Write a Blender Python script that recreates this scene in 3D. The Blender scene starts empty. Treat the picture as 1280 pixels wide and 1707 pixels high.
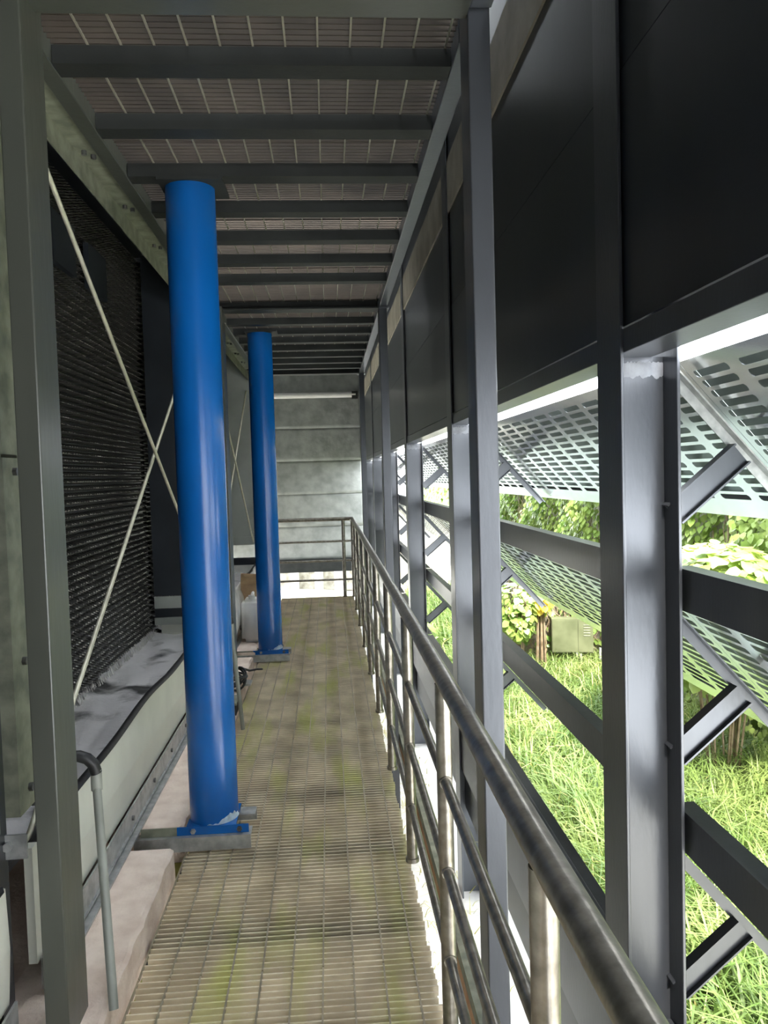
import bpy, bmesh, math, random
from mathutils import Vector, Matrix
random.seed(7)
S = bpy.context.scene
COL = S.collection
PI = math.pi

# ------------------------------------------------------------------ camera
CAM_H = 1.62
def camera():
    yaw, pit, roll, f = .0703, -.0475, -.0283, 1300.0
    fw = Vector((math.sin(yaw)*math.cos(pit), math.cos(yaw)*math.cos(pit), math.sin(pit)))
    r = fw.cross(Vector((0, 0, 1))).normalized(); u = r.cross(fw)
    r2 = math.cos(roll)*r + math.sin(roll)*u
    u2 = -math.sin(roll)*r + math.cos(roll)*u
    cd = bpy.data.cameras.new('camera'); c = bpy.data.objects.new('camera', cd); COL.objects.link(c)
    m = Matrix((r2, u2, -fw)).transposed().to_4x4(); m.translation = (0, 0, CAM_H)
    c.matrix_world = m
    cd.sensor_fit = 'VERTICAL'; cd.sensor_height = 36.0; cd.lens = 36.0*f/1707.0
    cd.clip_start = .02; cd.clip_end = 300
    S.camera = c
camera()

# ------------------------------------------------------------------ light and exposure
S.view_settings.view_transform = 'Standard'; S.view_settings.look = 'None'
S.view_settings.gamma = 1.0; S.view_settings.use_curve_mapping = False
S.view_settings.exposure = 2.8
W = bpy.data.worlds.new('overcast_sky'); S.world = W; W.use_nodes = True
_n = W.node_tree.nodes; _l = W.node_tree.links; _n.clear()
_o = _n.new('ShaderNodeOutputWorld'); _b = _n.new('ShaderNodeBackground')
_tc = _n.new('ShaderNodeTexCoord'); _sp = _n.new('ShaderNodeSeparateXYZ'); _cr = _n.new('ShaderNodeValToRGB')
_l.new(_tc.outputs['Generated'], _sp.inputs[0]); _l.new(_sp.outputs['Z'], _cr.inputs[0])
_cr.color_ramp.elements[0].color = (.93, .97, 1, 1); _cr.color_ramp.elements[1].color = (.86, .93, 1, 1)
_l.new(_cr.outputs[0], _b.inputs['Color']); _b.inputs['Strength'].default_value = 2.2
_l.new(_b.outputs[0], _o.inputs['Surface'])
sd = bpy.data.lights.new('sun', 'SUN'); sd.energy = 2.6; sd.angle = math.radians(4); sd.color = (1, .95, .86)
sun = bpy.data.objects.new('sun', sd); COL.objects.link(sun)
_d = Vector((.02, .80, -.85)).normalized()          # direction the light travels
sun.rotation_euler = _d.to_track_quat('-Z', 'Y').to_euler(); sun.location = (8, -4, 14)

# ------------------------------------------------------------------ materials
def mat(name, col, rough=.5, metal=0.0, var=.15, scale=6.0, col2=None, bump=0.0, bscale=40.0, spec=.5, stretch=(1, 1, 1), detail=4.0, lo=.35, hi=.65, trans=0.0):
    m = bpy.data.materials.new(name); m.use_nodes = True
    nt = m.node_tree; n = nt.nodes; l = nt.links
    p = n['Principled BSDF']; p.inputs['Roughness'].default_value = rough; p.inputs['Metallic'].default_value = metal
    p.inputs['Specular IOR Level'].default_value = spec
    tc = n.new('ShaderNodeTexCoord'); mp = n.new('ShaderNodeMapping'); mp.inputs['Scale'].default_value = stretch
    l.new(tc.outputs['Object'], mp.inputs[0])
    ns = n.new('ShaderNodeTexNoise'); ns.inputs['Scale'].default_value = scale; ns.inputs['Detail'].default_value = detail
    l.new(mp.outputs[0], ns.inputs['Vector'])
    cr = n.new('ShaderNodeValToRGB'); l.new(ns.outputs['Fac'], cr.inputs[0])
    a = col; b = col2 if col2 else tuple(min(1, c*(1+var)) for c in col)
    if not col2: a = tuple(c*(1-var) for c in col)
    cr.color_ramp.elements[0].color = (*a, 1); cr.color_ramp.elements[1].color = (*b, 1)
    cr.color_ramp.elements[0].position = lo; cr.color_ramp.elements[1].position = hi
    l.new(cr.outputs[0], p.inputs['Base Color'])
    if bump:
        nb = n.new('ShaderNodeTexNoise'); nb.inputs['Scale'].default_value = bscale; nb.inputs['Detail'].default_value = 5
        l.new(mp.outputs[0], nb.inputs['Vector'])
        bp = n.new('ShaderNodeBump'); bp.inputs['Strength'].default_value = bump; bp.inputs['Distance'].default_value = .02
        l.new(nb.outputs['Fac'], bp.inputs['Height']); l.new(bp.outputs[0], p.inputs['Normal'])
    if trans:
        tr = n.new('ShaderNodeBsdfTranslucent'); mx = n.new('ShaderNodeMixShader'); mx.inputs[0].default_value = trans
        l.new(cr.outputs[0], tr.inputs['Color']); l.new(p.outputs[0], mx.inputs[1]); l.new(tr.outputs[0], mx.inputs[2])
        l.new(mx.outputs[0], n['Material Output'].inputs['Surface'])
    return m
M = {}
M['paint'] = mat('charcoal_paint', (.098, .104, .118), .28, .35, .12, 3, stretch=(1, 1, .3), bump=.03, bscale=60)
M['panel'] = mat('dark_panel_paint', (.033, .038, .047), .28, .0, .15, 2, stretch=(1, 1, .3), bump=.04, bscale=5)
M['joist'] = mat('dark_joist_paint', (.021, .0225, .0215), .55, .0, .2, 5, bump=.05, spec=.25)
M['post'] = mat('olive_grey_paint', (.062, .066, .056), .28, .0, .12, 3, stretch=(1, 1, .2), bump=.03)
M['primer'] = mat('pale_primer', (.30, .31, .34), .5, 0, .2, 18, bump=.1, bscale=50)
M['galv'] = mat('galvanised_steel', (.42, .43, .42), .42, .55, .2, 24, bump=.06, bscale=60)
M['galv_old'] = mat('weathered_galvanised_steel', (.16, .17, .13), .55, .3, 0, 14, col2=(.28, .29, .22), bump=.1)
M['stainless'] = mat('dull_stainless_pipe', (.30, .275, .235), .3, .75, .25, 30, bump=.04, bscale=90)
M['rodm'] = mat('zinc_rod', (.62, .60, .48), .4, .4, .1, 20)
M['beige'] = mat('beige_cladding', (.36, .32, .25), .6, 0, 0, 4, col2=(.5, .46, .37), bump=.08)
M['blue'] = mat('blue_enamel', (.003, .10, .37), .25, 0, .12, 3, stretch=(1, 1, .3), bump=.015, bscale=30)
M['scuff'] = mat('chipped_white_primer', (.5, .62, .66), .6, 0, .2, 40)
M['fill'] = mat('black_plastic_fill', (.012, .012, .011), .4, 0, 0, 20, col2=(.026, .025, .023))
M['ridge_tip'] = mat('pale_grey_plastic', (.24, .235, .21), .45, 0, 0, 3, col2=(.62, .60, .54))
M['black'] = mat('black_rubber', (.012, .012, .013), .5, 0, .3, 12, bump=.1)
M['dark'] = mat('dark_navy_sheet', (.022, .026, .032), .35, 0, .2, 3)
M['casing'] = mat('grey_casing_sheet', (.34, .36, .33), .45, .1, .1, 3, bump=.02)
M['tub'] = mat('pale_frp_basin', (.62, .63, .55), .4, 0, .06, 4, bump=.03)
M['scale'] = mat('chalky_scale', (.05, .05, .05), .45, 0, 0, 3, col2=(.66, .64, .65), bump=.3, bscale=30, lo=.33, hi=.46, detail=5)
M['concrete'] = mat('pinkish_concrete', (.70, .55, .46), .9, 0, 0, 9, col2=(.88, .74, .64), bump=.35, bscale=45, detail=8)
M['wood'] = mat('mossy_formwork', (.24, .20, .06), .8, 0, 0, 12, col2=(.42, .40, .10), bump=.2)
M['pvc'] = mat('grey_pvc', (.24, .25, .225), .4, 0, .1, 8)
M['white'] = mat('white_plastic', (.82, .80, .76), .4, 0, .04, 5)
M['sheet'] = mat('white_plastic_sheet', (.62, .60, .57), .4, 0, .15, 9, bump=.3, bscale=12)
M['card'] = mat('brown_cardboard', (.48, .33, .2), .8, 0, .15, 10)
M['alu'] = mat('perforated_aluminium', (.90, .91, .92), .17, .9, .06, 3, bump=.03, bscale=8)
M['backing'] = mat('louvre_backing_sheet', (.17, .20, .19), .35, .3, .25, 2)
M['quilt'] = mat('quilted_grey_wall_sheet', (.19, .20, .19), .5, .05, 0, 3.2, col2=(.29, .30, .285), bump=.9, bscale=5, detail=6)
M['ground'] = mat('pale_earth', (.50, .46, .38), .95, 0, 0, 1.2, col2=(.72, .69, .62), bump=.3, bscale=10, detail=8)
M['grass'] = mat('bright_grass', (.085, .155, .025), .5, 0, 0, 1.5, col2=(.27, .34, .10), trans=.4)
M['grass2'] = mat('straw_grass', (.45, .42, .12), .6, 0, 0, 3, col2=(.62, .58, .25), trans=.35)
M['leaf'] = mat('ivy_leaf', (.10, .21, .025), .4, 0, 0, 1.6, col2=(.36, .45, .12), trans=.35, lo=.3, hi=.7)
M['leaf2'] = mat('pale_leaf', (.22, .32, .05), .4, 0, 0, 2.5, col2=(.45, .52, .17), trans=.4)
M['leaf3'] = mat('yellow_leaf', (.62, .46, .03), .5, 0, 0, 4, col2=(.75, .62, .08), trans=.4)
M['stem'] = mat('dry_vine', (.13, .085, .045), .8, 0, 0, 8, col2=(.32, .24, .15), bump=.3)
M['bark'] = mat('grey_bark', (.10, .08, .055), .9, 0, 0, 6, col2=(.26, .22, .16), bump=.8, bscale=14, detail=9)
M['stone'] = mat('stained_stone', (.26, .24, .19), .9, 0, 0, 5, col2=(.52, .50, .43), bump=.6, bscale=12, detail=9)
M['boxgreen'] = mat('faded_green_cabinet', (.075, .085, .04), .4, .1, 0, 3, col2=(.13, .14, .075))
M['orange'] = mat('orange_sheet', (.85, .38, .03), .6, 0, 0, 5, col2=(.92, .68, .06))
M['pier'] = mat('pale_concrete', (.66, .64, .62), .8, 0, .12, 8, bump=.2)
M['bolt'] = mat('bolt_steel', (.12, .12, .12), .4, .6, .2, 30)
def floor_material():
    m = mat('dirty_grating_steel', (.54, .455, .33), .55, .1, 0, 5, col2=(.78, .68, .51), stretch=(1, 1, 1), detail=6)
    n = m.node_tree.nodes; l = m.node_tree.links
    p = n['Principled BSDF']; old = p.inputs['Base Color'].links[0].from_socket
    tc = n.new('ShaderNodeTexCoord'); mp = n.new('ShaderNodeMapping'); mp.inputs['Scale'].default_value = (3.2, .7, 1); mp.inputs['Location'].default_value = (.3, .4, 0)
    ns = n.new('ShaderNodeTexNoise'); ns.inputs['Scale'].default_value = 1.7; ns.inputs['Detail'].default_value = 3
    l.new(tc.outputs['Object'], mp.inputs[0]); l.new(mp.outputs[0], ns.inputs['Vector'])
    cr = n.new('ShaderNodeValToRGB'); cr.color_ramp.elements[0].position = .5; cr.color_ramp.elements[1].position = .68
    l.new(ns.outputs['Fac'], cr.inputs[0])
    mx = n.new('ShaderNodeMixRGB'); mx.inputs[2].default_value = (.58, .57, .24, 1)
    l.new(cr.outputs[0], mx.inputs[0]); l.new(old, mx.inputs[1]); l.new(mx.outputs[0], p.inputs['Base Color'])
    return m
M['grate'] = floor_material()
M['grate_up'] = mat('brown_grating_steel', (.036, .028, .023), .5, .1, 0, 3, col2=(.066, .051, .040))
M['floor_rod'] = mat('worn_floor_rod', (.30, .255, .18), .5, .2, .2, 9)
M['grate_rod'] = mat('pale_grating_rod', (.34, .32, .26), .45, .4, .15, 8)

# ------------------------------------------------------------------ helpers
class MB:
    def __init__(s): s.v = []; s.f = []; s.sm = []
    def add(s, vs, fs, smooth=False):
        k = len(s.v); s.v += [tuple(p) for p in vs]
        for f in fs: s.f.append(tuple(i+k for i in f)); s.sm.append(smooth)
        return s
    def box(s, x0, x1, y0, y1, z0, z1):
        vs = [(x, y, z) for z in (z0, z1) for y in (y0, y1) for x in (x0, x1)]
        return s.add(vs, [(0, 2, 3, 1), (4, 5, 7, 6), (0, 1, 5, 4), (2, 6, 7, 3), (0, 4, 6, 2), (1, 3, 7, 5)])
    def bar(s, p, q, w, h, up=(0, 0, 1)):
        p = Vector(p); q = Vector(q); d = (q-p).normalized(); u = Vector(up)
        a = d.cross(u)
        if a.length < 1e-4: a = d.cross(Vector((1, 0, 0)))
        a.normalize(); b = a.cross(d)
        vs = []
        for c in (p, q):
            for i, j in ((-1, -1), (1, -1), (1, 1), (-1, 1)): vs.append(c + a*(w/2*i) + b*(h/2*j))
        return s.add(vs, [(3, 2, 1, 0), (4, 5, 6, 7), (0, 1, 5, 4), (1, 2, 6, 5), (2, 3, 7, 6), (3, 0, 4, 7)])
    def tube(s, pts, r, seg=12, caps=True):
        pts = [Vector(p) for p in pts]; n = len(pts); R = r if isinstance(r, (list, tuple)) else [r]*n
        prev = None; rings = []
        for i, p in enumerate(pts):
            d = (pts[min(i+1, n-1)] - pts[max(i-1, 0)]).normalized()
            if prev is None:
                a = d.cross(Vector((0, 0, 1)))
                if a.length < 1e-3: a = d.cross(Vector((0, 1, 0)))
            else: a = prev - d*prev.dot(d)
            a.normalize(); b = d.cross(a); prev = a
            rings.append([p + (a*math.cos(2*PI*k/seg) + b*math.sin(2*PI*k/seg))*R[i] for k in range(seg)])
        vs = [v for r_ in rings for v in r_]; fs = []
        for i in range(n-1):
            for k in range(seg):
                fs.append((i*seg+k, i*seg+(k+1) % seg, (i+1)*seg+(k+1) % seg, (i+1)*seg+k))
        s.add(vs, fs, True)
        if caps:
            s.add(rings[0], [tuple(range(seg))[::-1]]); s.add(rings[-1], [tuple(range(seg))])
        return s
    def prism(s, poly, y0, y1, axis='Y'):
        n = len(poly)
        if axis == 'Y': vs = [(a, y, b) for y in (y0, y1) for a, b in poly]
        else: vs = [(x, a, b) for x in (y0, y1) for a, b in poly]
        fs = [tuple(range(n)), tuple(range(2*n-1, n-1, -1))] + [(i, i+n, (i+1) % n+n, (i+1) % n) for i in range(n)]
        return s.add(vs, fs)
    def build(s, name, m, parent=None, bevel=0.0):
        me = bpy.data.meshes.new(name); me.from_pydata(s.v, [], s.f); me.update()
        me.polygons.foreach_set('use_smooth', s.sm)
        bm = bmesh.new(); bm.from_mesh(me); bmesh.ops.recalc_face_normals(bm, faces=bm.faces); bm.to_mesh(me); bm.free()
        me.materials.append(m)
        o = bpy.data.objects.new(name, me); COL.objects.link(o)
        if parent: 
            o.parent = parent; o.matrix_parent_inverse = Matrix.Translation(-world_loc(parent))
        if bevel:
            b = o.modifiers.new('bevel', 'BEVEL'); b.width = bevel; b.segments = 2; b.limit_method = 'ANGLE'
        return o
def world_loc(o):
    v = Vector(o.location)
    return v
def tag(o, label, cat, group=None, kind=None):
    o['label'] = label; o['category'] = cat
    if group: o['group'] = group
    if kind: o['kind'] = kind
    return o
def thing(name, label, cat, loc, group=None, kind=None):
    o = bpy.data.objects.new(name, None); COL.objects.link(o); o.location = loc; o.empty_display_size = .1
    return tag(o, label, cat, group, kind)
def dup(o, dy, label):
    """copy a thing with its parts and sub-parts, moved along the walkway"""
    def rec(a, p):
        c = a.copy(); COL.objects.link(c)
        if p: c.parent = p
        for ch in a.children: rec(ch, c)
        return c
    c = rec(o, None); c.location = Vector(o.location) + Vector((0, dy, 0)); c['label'] = label
    return c
ORD = ['nearest', 'second', 'third', 'fourth', 'fifth', 'sixth', 'seventh', 'eighth', 'ninth', 'tenth', 'eleventh', 'twelfth', 'thirteenth', 'fourteenth', 'fifteenth', 'sixteenth']

# ------------------------------------------------------------------ setting: ground, floor, ceiling, walls
def ground():
    m = MB(); nx, ny = 60, 60
    vs = []
    for j in range(ny+1):
        for i in range(nx+1):
            x = -6+i*26/nx; y = -4+j*50/ny
            z = -2.15 + .05*math.sin(x*1.7+y*.6) + .04*math.sin(y*1.9-x) + (max(0, x-4.2)*.12 if x > 4.2 else 0)
            vs.append((x, y, z))
    fs = [(j*(nx+1)+i, j*(nx+1)+i+1, (j+1)*(nx+1)+i+1, (j+1)*(nx+1)+i) for j in range(ny) for i in range(nx)]
    m.add(vs, fs, True)
    o = m.build('ground', M['ground']); tag(o, 'pale bare earth ground below the raised walkway', 'ground', kind='structure')
ground()

m = MB(); m.box(.35, 2.15, -3, 23.9, -2.3, -2.07); o = m.build('bounce_strip', M['pier']); tag(o, 'pale concrete strip added beside the outer columns to whiten louvre reflections', 'ground', kind='structure')  # strip added so the louvre undersides reflect pale ground
FX0, FX1 = -.67, .30
def floor():
    root = thing('floor', 'tan steel bar grating floor of the walkway', 'floor', (0, 4.8, 0), kind='structure')
    y = -.9; n = 0
    while y < 10.5:
        y1 = min(y+1.14, 10.5); m = MB(); k = 0
        yy = y+.012
        while yy < y1-.004:
            m.box(FX0+random.uniform(0, .012), FX1+random.uniform(-.012, 0), yy-.0028, yy+.0028, -.032, 0); yy += .03
        g = m.build('grating_panel', M['grate'], root)
        r = MB()
        for i in range(10):
            x = -.67+.003+.1*i
            r.box(x-.003, x+.003, y+.004, y1-.004, -.008, .0006)
        r.build('cross_rod', M['floor_rod'], g)
        n += 1; y = y1
    # bearers under the grating
    b = MB()
    for k in range(-3, 14):
        yb = 2.72+.6*k
        if yb > 10.45: break
        b.box(FX0-.01, FX1-.01, yb-.055, yb+.055, -.13, -.033)
    b.build('bearer', M['joist'], root)
    return root
floor()

CZ = 2.956
def ceiling():
    root = thing('ceiling', 'dark brown steel bar grating of the walkway overhead', 'ceiling', (0, 4.6, CZ), kind='structure')
    y = -.6
    while y < 9.85:
        y1 = min(y+.95, 9.85); m = MB(); yy = y+.012
        while yy < y1-.004:
            m.box(-.80, .43, yy-.0026, yy+.0026, CZ+.004, CZ+.036); yy += .03
        g = m.build('grating_panel', M['grate_up'], root)
        r = MB()
        for i in range(12):
            x = -.69+.1*i
            r.box(x-.003, x+.003, y+.004, y1-.004, CZ-.0005, CZ+.006)
        r.build('cross_rod', M['grate_rod'], g)
        y = y1
ceiling()

COLY = [2.85+3.81*k for k in range(-1, 6)]
def wall_right():
    root = thing('wall_right', 'wall of glossy dark charcoal sheets high on the right', 'wall', (1.1, 12, 2.12), kind='structure')
    for k in range(len(COLY)-1):
        y0 = COLY[k]+.0; y1 = COLY[k+1]-.0
        m = MB()
        m.box(1.072, 1.20, y0+.004, y1-.004, 2.125, 3.02); m.box(1.074, 1.20, y0+.004, y1-.004, 3.026, 3.79)
        m.box(1.074, 1.20, y0+.004, y1-.004, 4.2, 6.4)
        m.build('wall_sheet', M['panel'], root)
        b = MB(); b.box(1.06, 1.20, y0+.002, y1-.002, 3.79, 4.2)
        b.build('beige_band', M['beige'], root)
    e = MB(); e.box(1.072, 1.2, COLY[-1]+.004, 24.3, 2.125, 3.79); e.box(1.072, 1.2, COLY[-1]+.004, 24.3, 4.2, 6.4); e.box(1.06, 1.2, COLY[-1]+.004, 24.3, 3.79, 4.2)
    e.build('wall_sheet', M['panel'], root)
    e = MB(); e.box(1.072, 1.2, -3.2, COLY[0]-.004, 2.125, 6.4); e.build('wall_sheet', M['panel'], root)
wall_right()

def wall_back():
    root = thing('wall_back', 'grey wall of crinkled horizontal sheets closing the far end', 'wall', (-.5, 24.2, -.93), kind='structure')
    z = -.93; 
    for h in (1.02, 1.0, 1.02, 1.0, 1.0, 1.0, 1.3):
        m = MB(); nx = 40; nz = 10; vs = []
        for j in range(nz+1):
            for i in range(nx+1):
                t = j/nz
                vs.append((-3.6+i*4.7/nx, 24.19+.022*t+.006*math.sin(i*1.7+j*2), z+.0+(h+.02)*t))
        m.add(vs, [(j*(nx+1)+i, j*(nx+1)+i+1, (j+1)*(nx+1)+i+1, (j+1)*(nx+1)+i) for j in range(nz) for i in range(nx)], True)
        o = m.build('wall_sheet', M['quilt'], root)
        sld = o.modifiers.new('thickness', 'SOLIDIFY'); sld.thickness = .012; sld.offset = -1
        z += h
    b = MB(); b.box(-3.6, 1.1, 24.25, 24.3, -.93, 6.4); b.build('backing', M['joist'], root)
    b = MB(); b.box(-3.6, 1.1, 24.02, 24.22, -1.31, -.93); b.build('sill_beam', M['joist'], root)
wall_back()
p = MB(); p.tube([(-3.4, 23.98, 4.1), (.92, 23.98, 4.1)], .085, 16)
pp = thing('conduit_pipe', 'white horizontal pipe across the top of the far grey wall', 'pipe', (-1.2, 23.98, 4.1))
p.build('pipe_run', M['white'], pp); c_ = MB(); c_.box(.80, .98, 23.9, 24.1, 3.98, 4.2); c_.build('end_clamp', M['joist'], pp)

def roof():  # roof out of view, put in with gaps that shape the sky light
    def sheet(x0, x1, y0, y1, label):
        m = MB(); n = max(2, int((x1-x0)/.13)); poly = [(x0+(x1-x0)*i/n, 6.42+(.03 if i % 2 else 0)) for i in range(n+1)]
        poly += [(x, z+.01) for x, z in poly[::-1]]
        m.prism(poly, y0, y1); o = m.build('roof', M['dark']); tag(o, label, 'roof', kind='structure')
    sheet(-3.4, -.84, -3.3, 24.4, 'unseen dark roof sheet keeping sky light off the cooling tower')
    sheet(-.84, .45, -3.3, .7, 'unseen dark roof sheet added behind the camera to cut light on near faces')
    sheet(.56, 1.25, -3.3, 24.4, 'unseen dark roof sheet beside the dark wall, slit left for a little light')
    sheet(-.84, .66, 9.95, 24.4, 'unseen dark roof sheet added to shade the far end')
    t = thing('bounce_shaft', 'unseen pale shaft added above the overhead grating to bounce light down', 'casing', (-.2, 4, 3.1), kind='structure')  # added out of view: pale sides bounce skylight to the floor, screen the wall
    for x0, x1 in ((-.862, -.845), (.47, .487)):
        m = MB(); m.box(x0, x1, -.6, 9.95, 3.07, 6.41); m.build('bounce_side', M['tub'], t)
    m = MB(); m.box(-.845, .47, 9.93, 9.95, 3.07, 6.41); m.build('bounce_end', M['tub'], t)
    m = MB(); m.box(-3.4, 1.2, -3.3, -3.2, -2.2, 6.4)  # wall added out of view to keep light off camera-facing steel
    o = m.build('wall_front', M['joist']); tag(o, 'unseen dark wall added behind the camera to darken the near faces', 'wall', kind='structure')
    m = MB(); m.box(-3.6, -3.45, -3.2, 10.6, -2.2, 6.4); m.box(-3.6, -3.45, 10.6, 24.1, -.9, 6.4)  # far length added to keep sky light off the end wall
    o = m.build('wall_left', M['casing']); tag(o, 'grey wall behind the cooling tower, unseen far length added to shade the far end', 'wall', kind='structure')
roof()

# low lit wall seen under the far sill
fw = thing('low_wall', 'low whitish wall of stained bricks and piers below the far grey wall', 'wall', (-1, 26, -2.2))
w = MB(); w.box(-5, 3.6, 26, 26.3, -2.2, .4); w.build('brick_face', M['stone'], fw)
for x in (-1.35, -.55, .1, .75):
    q = MB(); q.box(x, x+.28, 25.9, 26.02, -2.2, .4); q.build('pier', M['white'], fw)

# ------------------------------------------------------------------ steel frame
FR = [2.2, 6.0, 9.8]
PL = ['nearest', 'middle', 'farthest']
for i, y in enumerate(FR):
    m = MB(); m.box(.425, .488, y, y+.125, -2.15, 3.35 if i == 0 else 2.9)
    t = thing('steel_post', 'slim charcoal box post right of the handrail, %s of three' % PL[i], 'post', (.456, y+.06, -2.15), 'right walkway posts')
    m.build('shaft', M['paint'], t, .004)
    if i: pl = MB(); pl.box(.41, .505, y-.01, y+.135, 2.89, 2.90); pl.build('cap_plate', M['paint'], t)
    t = thing('steel_post', 'grey-green box post on the concrete kerb at left, %s of three' % PL[i], 'post', (-.775, y+.0, .1), 'left walkway posts')
    m = MB(); m.box(-.807, -.745, y-.1, y+.065, .075, 3.35 if i == 0 else 2.9); m.build('shaft', M['post'], t, .004)
    pl = MB(); pl.box(-.83, -.63, y-.13, y+.0, .06, .075); pl.build('base_plate', M['galv'], t)
    bl = MB(); bl.tube([(-.69, y-.08, .075), (-.69, y-.08, .09)], .011, 6)
    bl.build('anchor_bolt', M['bolt'], t)

jy = [1.6+.45*k for k in range(-4, 9) if abs(1.6+.45*k-2.05) > .1] + [6.62+.45*k for k in range(7)]
jy = [y for y in jy if y > -.5]
near = [y for y in jy if y > 2.2]; behind = [y for y in jy if y <= 2.2]
def joist(y, label):
    t = thing('ceiling_joist', label, 'joist', (-.18, y, 2.9), 'joists under the overhead grating')
    m = MB(); a = .0; 
    m.prism([(y, 2.9), (y+.085, 2.9), (y+.085, 2.908), (y+.008, 2.908), (y+.008, 2.948), (y+.085, 2.948), (y+.085, CZ-.001), (y, CZ-.001)], -.798, .428, 'X')
    m.build('channel', M['joist'], t)
    for x0, x1 in ((-.799, -.78), (.41, .429)):
        g = MB(); g.box(x0, x1, y+.01, y+.07, 2.91, 2.946); g.build('end_cleat', M['joist'], t)
for i, y in enumerate(near): joist(y, 'dark steel channel joist under the overhead grating, %s from the camera' % ('first' if i == 0 else ORD[i]))
for i, y in enumerate(behind): joist(y, 'dark steel channel joist under the overhead grating, at or behind the near frame beam' if i == len(behind)-1 else 'dark steel channel joist under overhead grating behind the camera')
for i, (y, nm) in enumerate(((2.11, 'at the near posts'), (5.98, 'above the first bay, between the two blue pillars'), (9.72, 'closing the far end'))):
    t = thing('cross_beam', 'dark main cross beam under the overhead walkway %s' % nm, 'beam', (-.18, y, 2.89), 'main cross beams overhead')
    m = MB(); d = .11 if i == 0 else .14
    m.prism([(y, 2.888), (y+d, 2.888), (y+d, 2.898), (y+d*.55, 2.898), (y+d*.55, 3.0), (y+d, 3.0), (y+d, 3.012), (y, 3.012), (y, 3.0), (y+d*.45, 3.0), (y+d*.45, 2.898), (y, 2.898)], -.795, .425, 'X')
    m.build('web_and_flanges', M['post'] if i == 0 else M['joist'], t)
    
    for x0, x1 in ((-.797, -.785), (.415, .427)):
        g = MB(); g.box(x0, x1, y+.01, y+d-.01, 2.90, 2.998); g.build('end_plate', M['joist'], t)
def longbeam(x0, x1, label, m_):
    t = thing('edge_beam', label, 'beam', ((x0+x1)/2, 4.6, 2.9), 'overhead edge beams')
    m = MB(); m.box(x0, x1, 2.368, 9.95, 2.902, 3.06); m.box(x0, x1, -.6, 2.195, 2.902, 3.06); m.build('box_section', m_, t, .004)
    for y in FR[1:]:
        g = MB(); g.box(x0-.004, x1+.004, y+.03, y+.1, 2.899, 2.903); g.build('weld_pad', M['joist'], t)
longbeam(.43, .492, 'charcoal edge beam running along the right of the overhead walkway', M['paint'])
longbeam(-.862, -.801, 'grey-green edge beam running along the left of the overhead walkway', M['post'])

# outer H columns
CN = ['beside the camera', 'nearest and largest', 'second', 'third', 'fourth', 'fifth', 'sixth and farthest']
def column(y, label, full=True):
    t = thing('steel_column', label, 'column', (1.16, y, -2.15), 'H columns of the right wall')
    m = MB(); m.box(1.05, 1.063, y-.12, y+.12, -2.15, 6.4); m.build('inner_flange', M['paint'], t, .003)
    m = MB(); m.box(1.257, 1.27, y-.12, y+.12, -2.15, 6.4); m.build('outer_flange', M['paint'], t, .003)
    m = MB(); m.box(1.063, 1.257, y-.006, y+.006, -2.15, 2.03); m.build('web', M['paint'], t)
    m = MB()
    vs = []; nn = 30
    for i in range(nn+1):
        x = 1.0635+.193*i/nn; lo_ = 1.955+.005*math.sin(i*.9)+random.uniform(-.004, .004); hi_ = 2.012+random.uniform(-.006, .004)
        vs += [(x, y-.0072, lo_), (x, y-.0085, hi_)]
    m.add(vs, [(2*i, 2*i+2, 2*i+3, 2*i+1) for i in range(nn)])
    m.build('weld_patch', M['primer'], t)
    return t
for k, y in enumerate(COLY):
    column(y, 'charcoal steel H column under the dark wall, %s in the row' % CN[k])
HN = ['above the opening at the right edge', 'above the first opening beyond the largest column', 'above the second opening beyond the largest column', 'above the third opening beyond the largest column', 'above the fourth opening beyond the largest column', 'above the fifth opening beyond the largest column']
for k in range(len(COLY)-1):
    y0, y1 = COLY[k]-.12+.002 if False else COLY[k]+.125, COLY[k+1]-.125
    t = thing('header_beam', 'charcoal header beam under the dark wall, %s' % HN[k], 'beam', (1.14, (y0+y1)/2, 2.03), 'header beams of the right wall')
    m = MB(); m.box(1.062, 1.215, y0-.12, y1+.12, 2.03, 2.115); m.build('box_section', M['paint'], t, .003)
    t = thing('sill_beam', 'charcoal sill beam low between the outer columns, %s' % HN[k].replace('above', 'below'), 'beam', (1.17, (y0+y1)/2, -1.3), 'sill beams of the right wall')
    m = MB(); m.box(1.068, 1.252, y0-.10, y1+.10, -.93, -.50); m.build('box_section', M['paint'], t, .004)
    m = MB(); m.box(1.11, 1.21, y0-.10, y1+.10, -1.30, -.93); m.build('skirt_plate', M['dark'], t)

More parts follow.
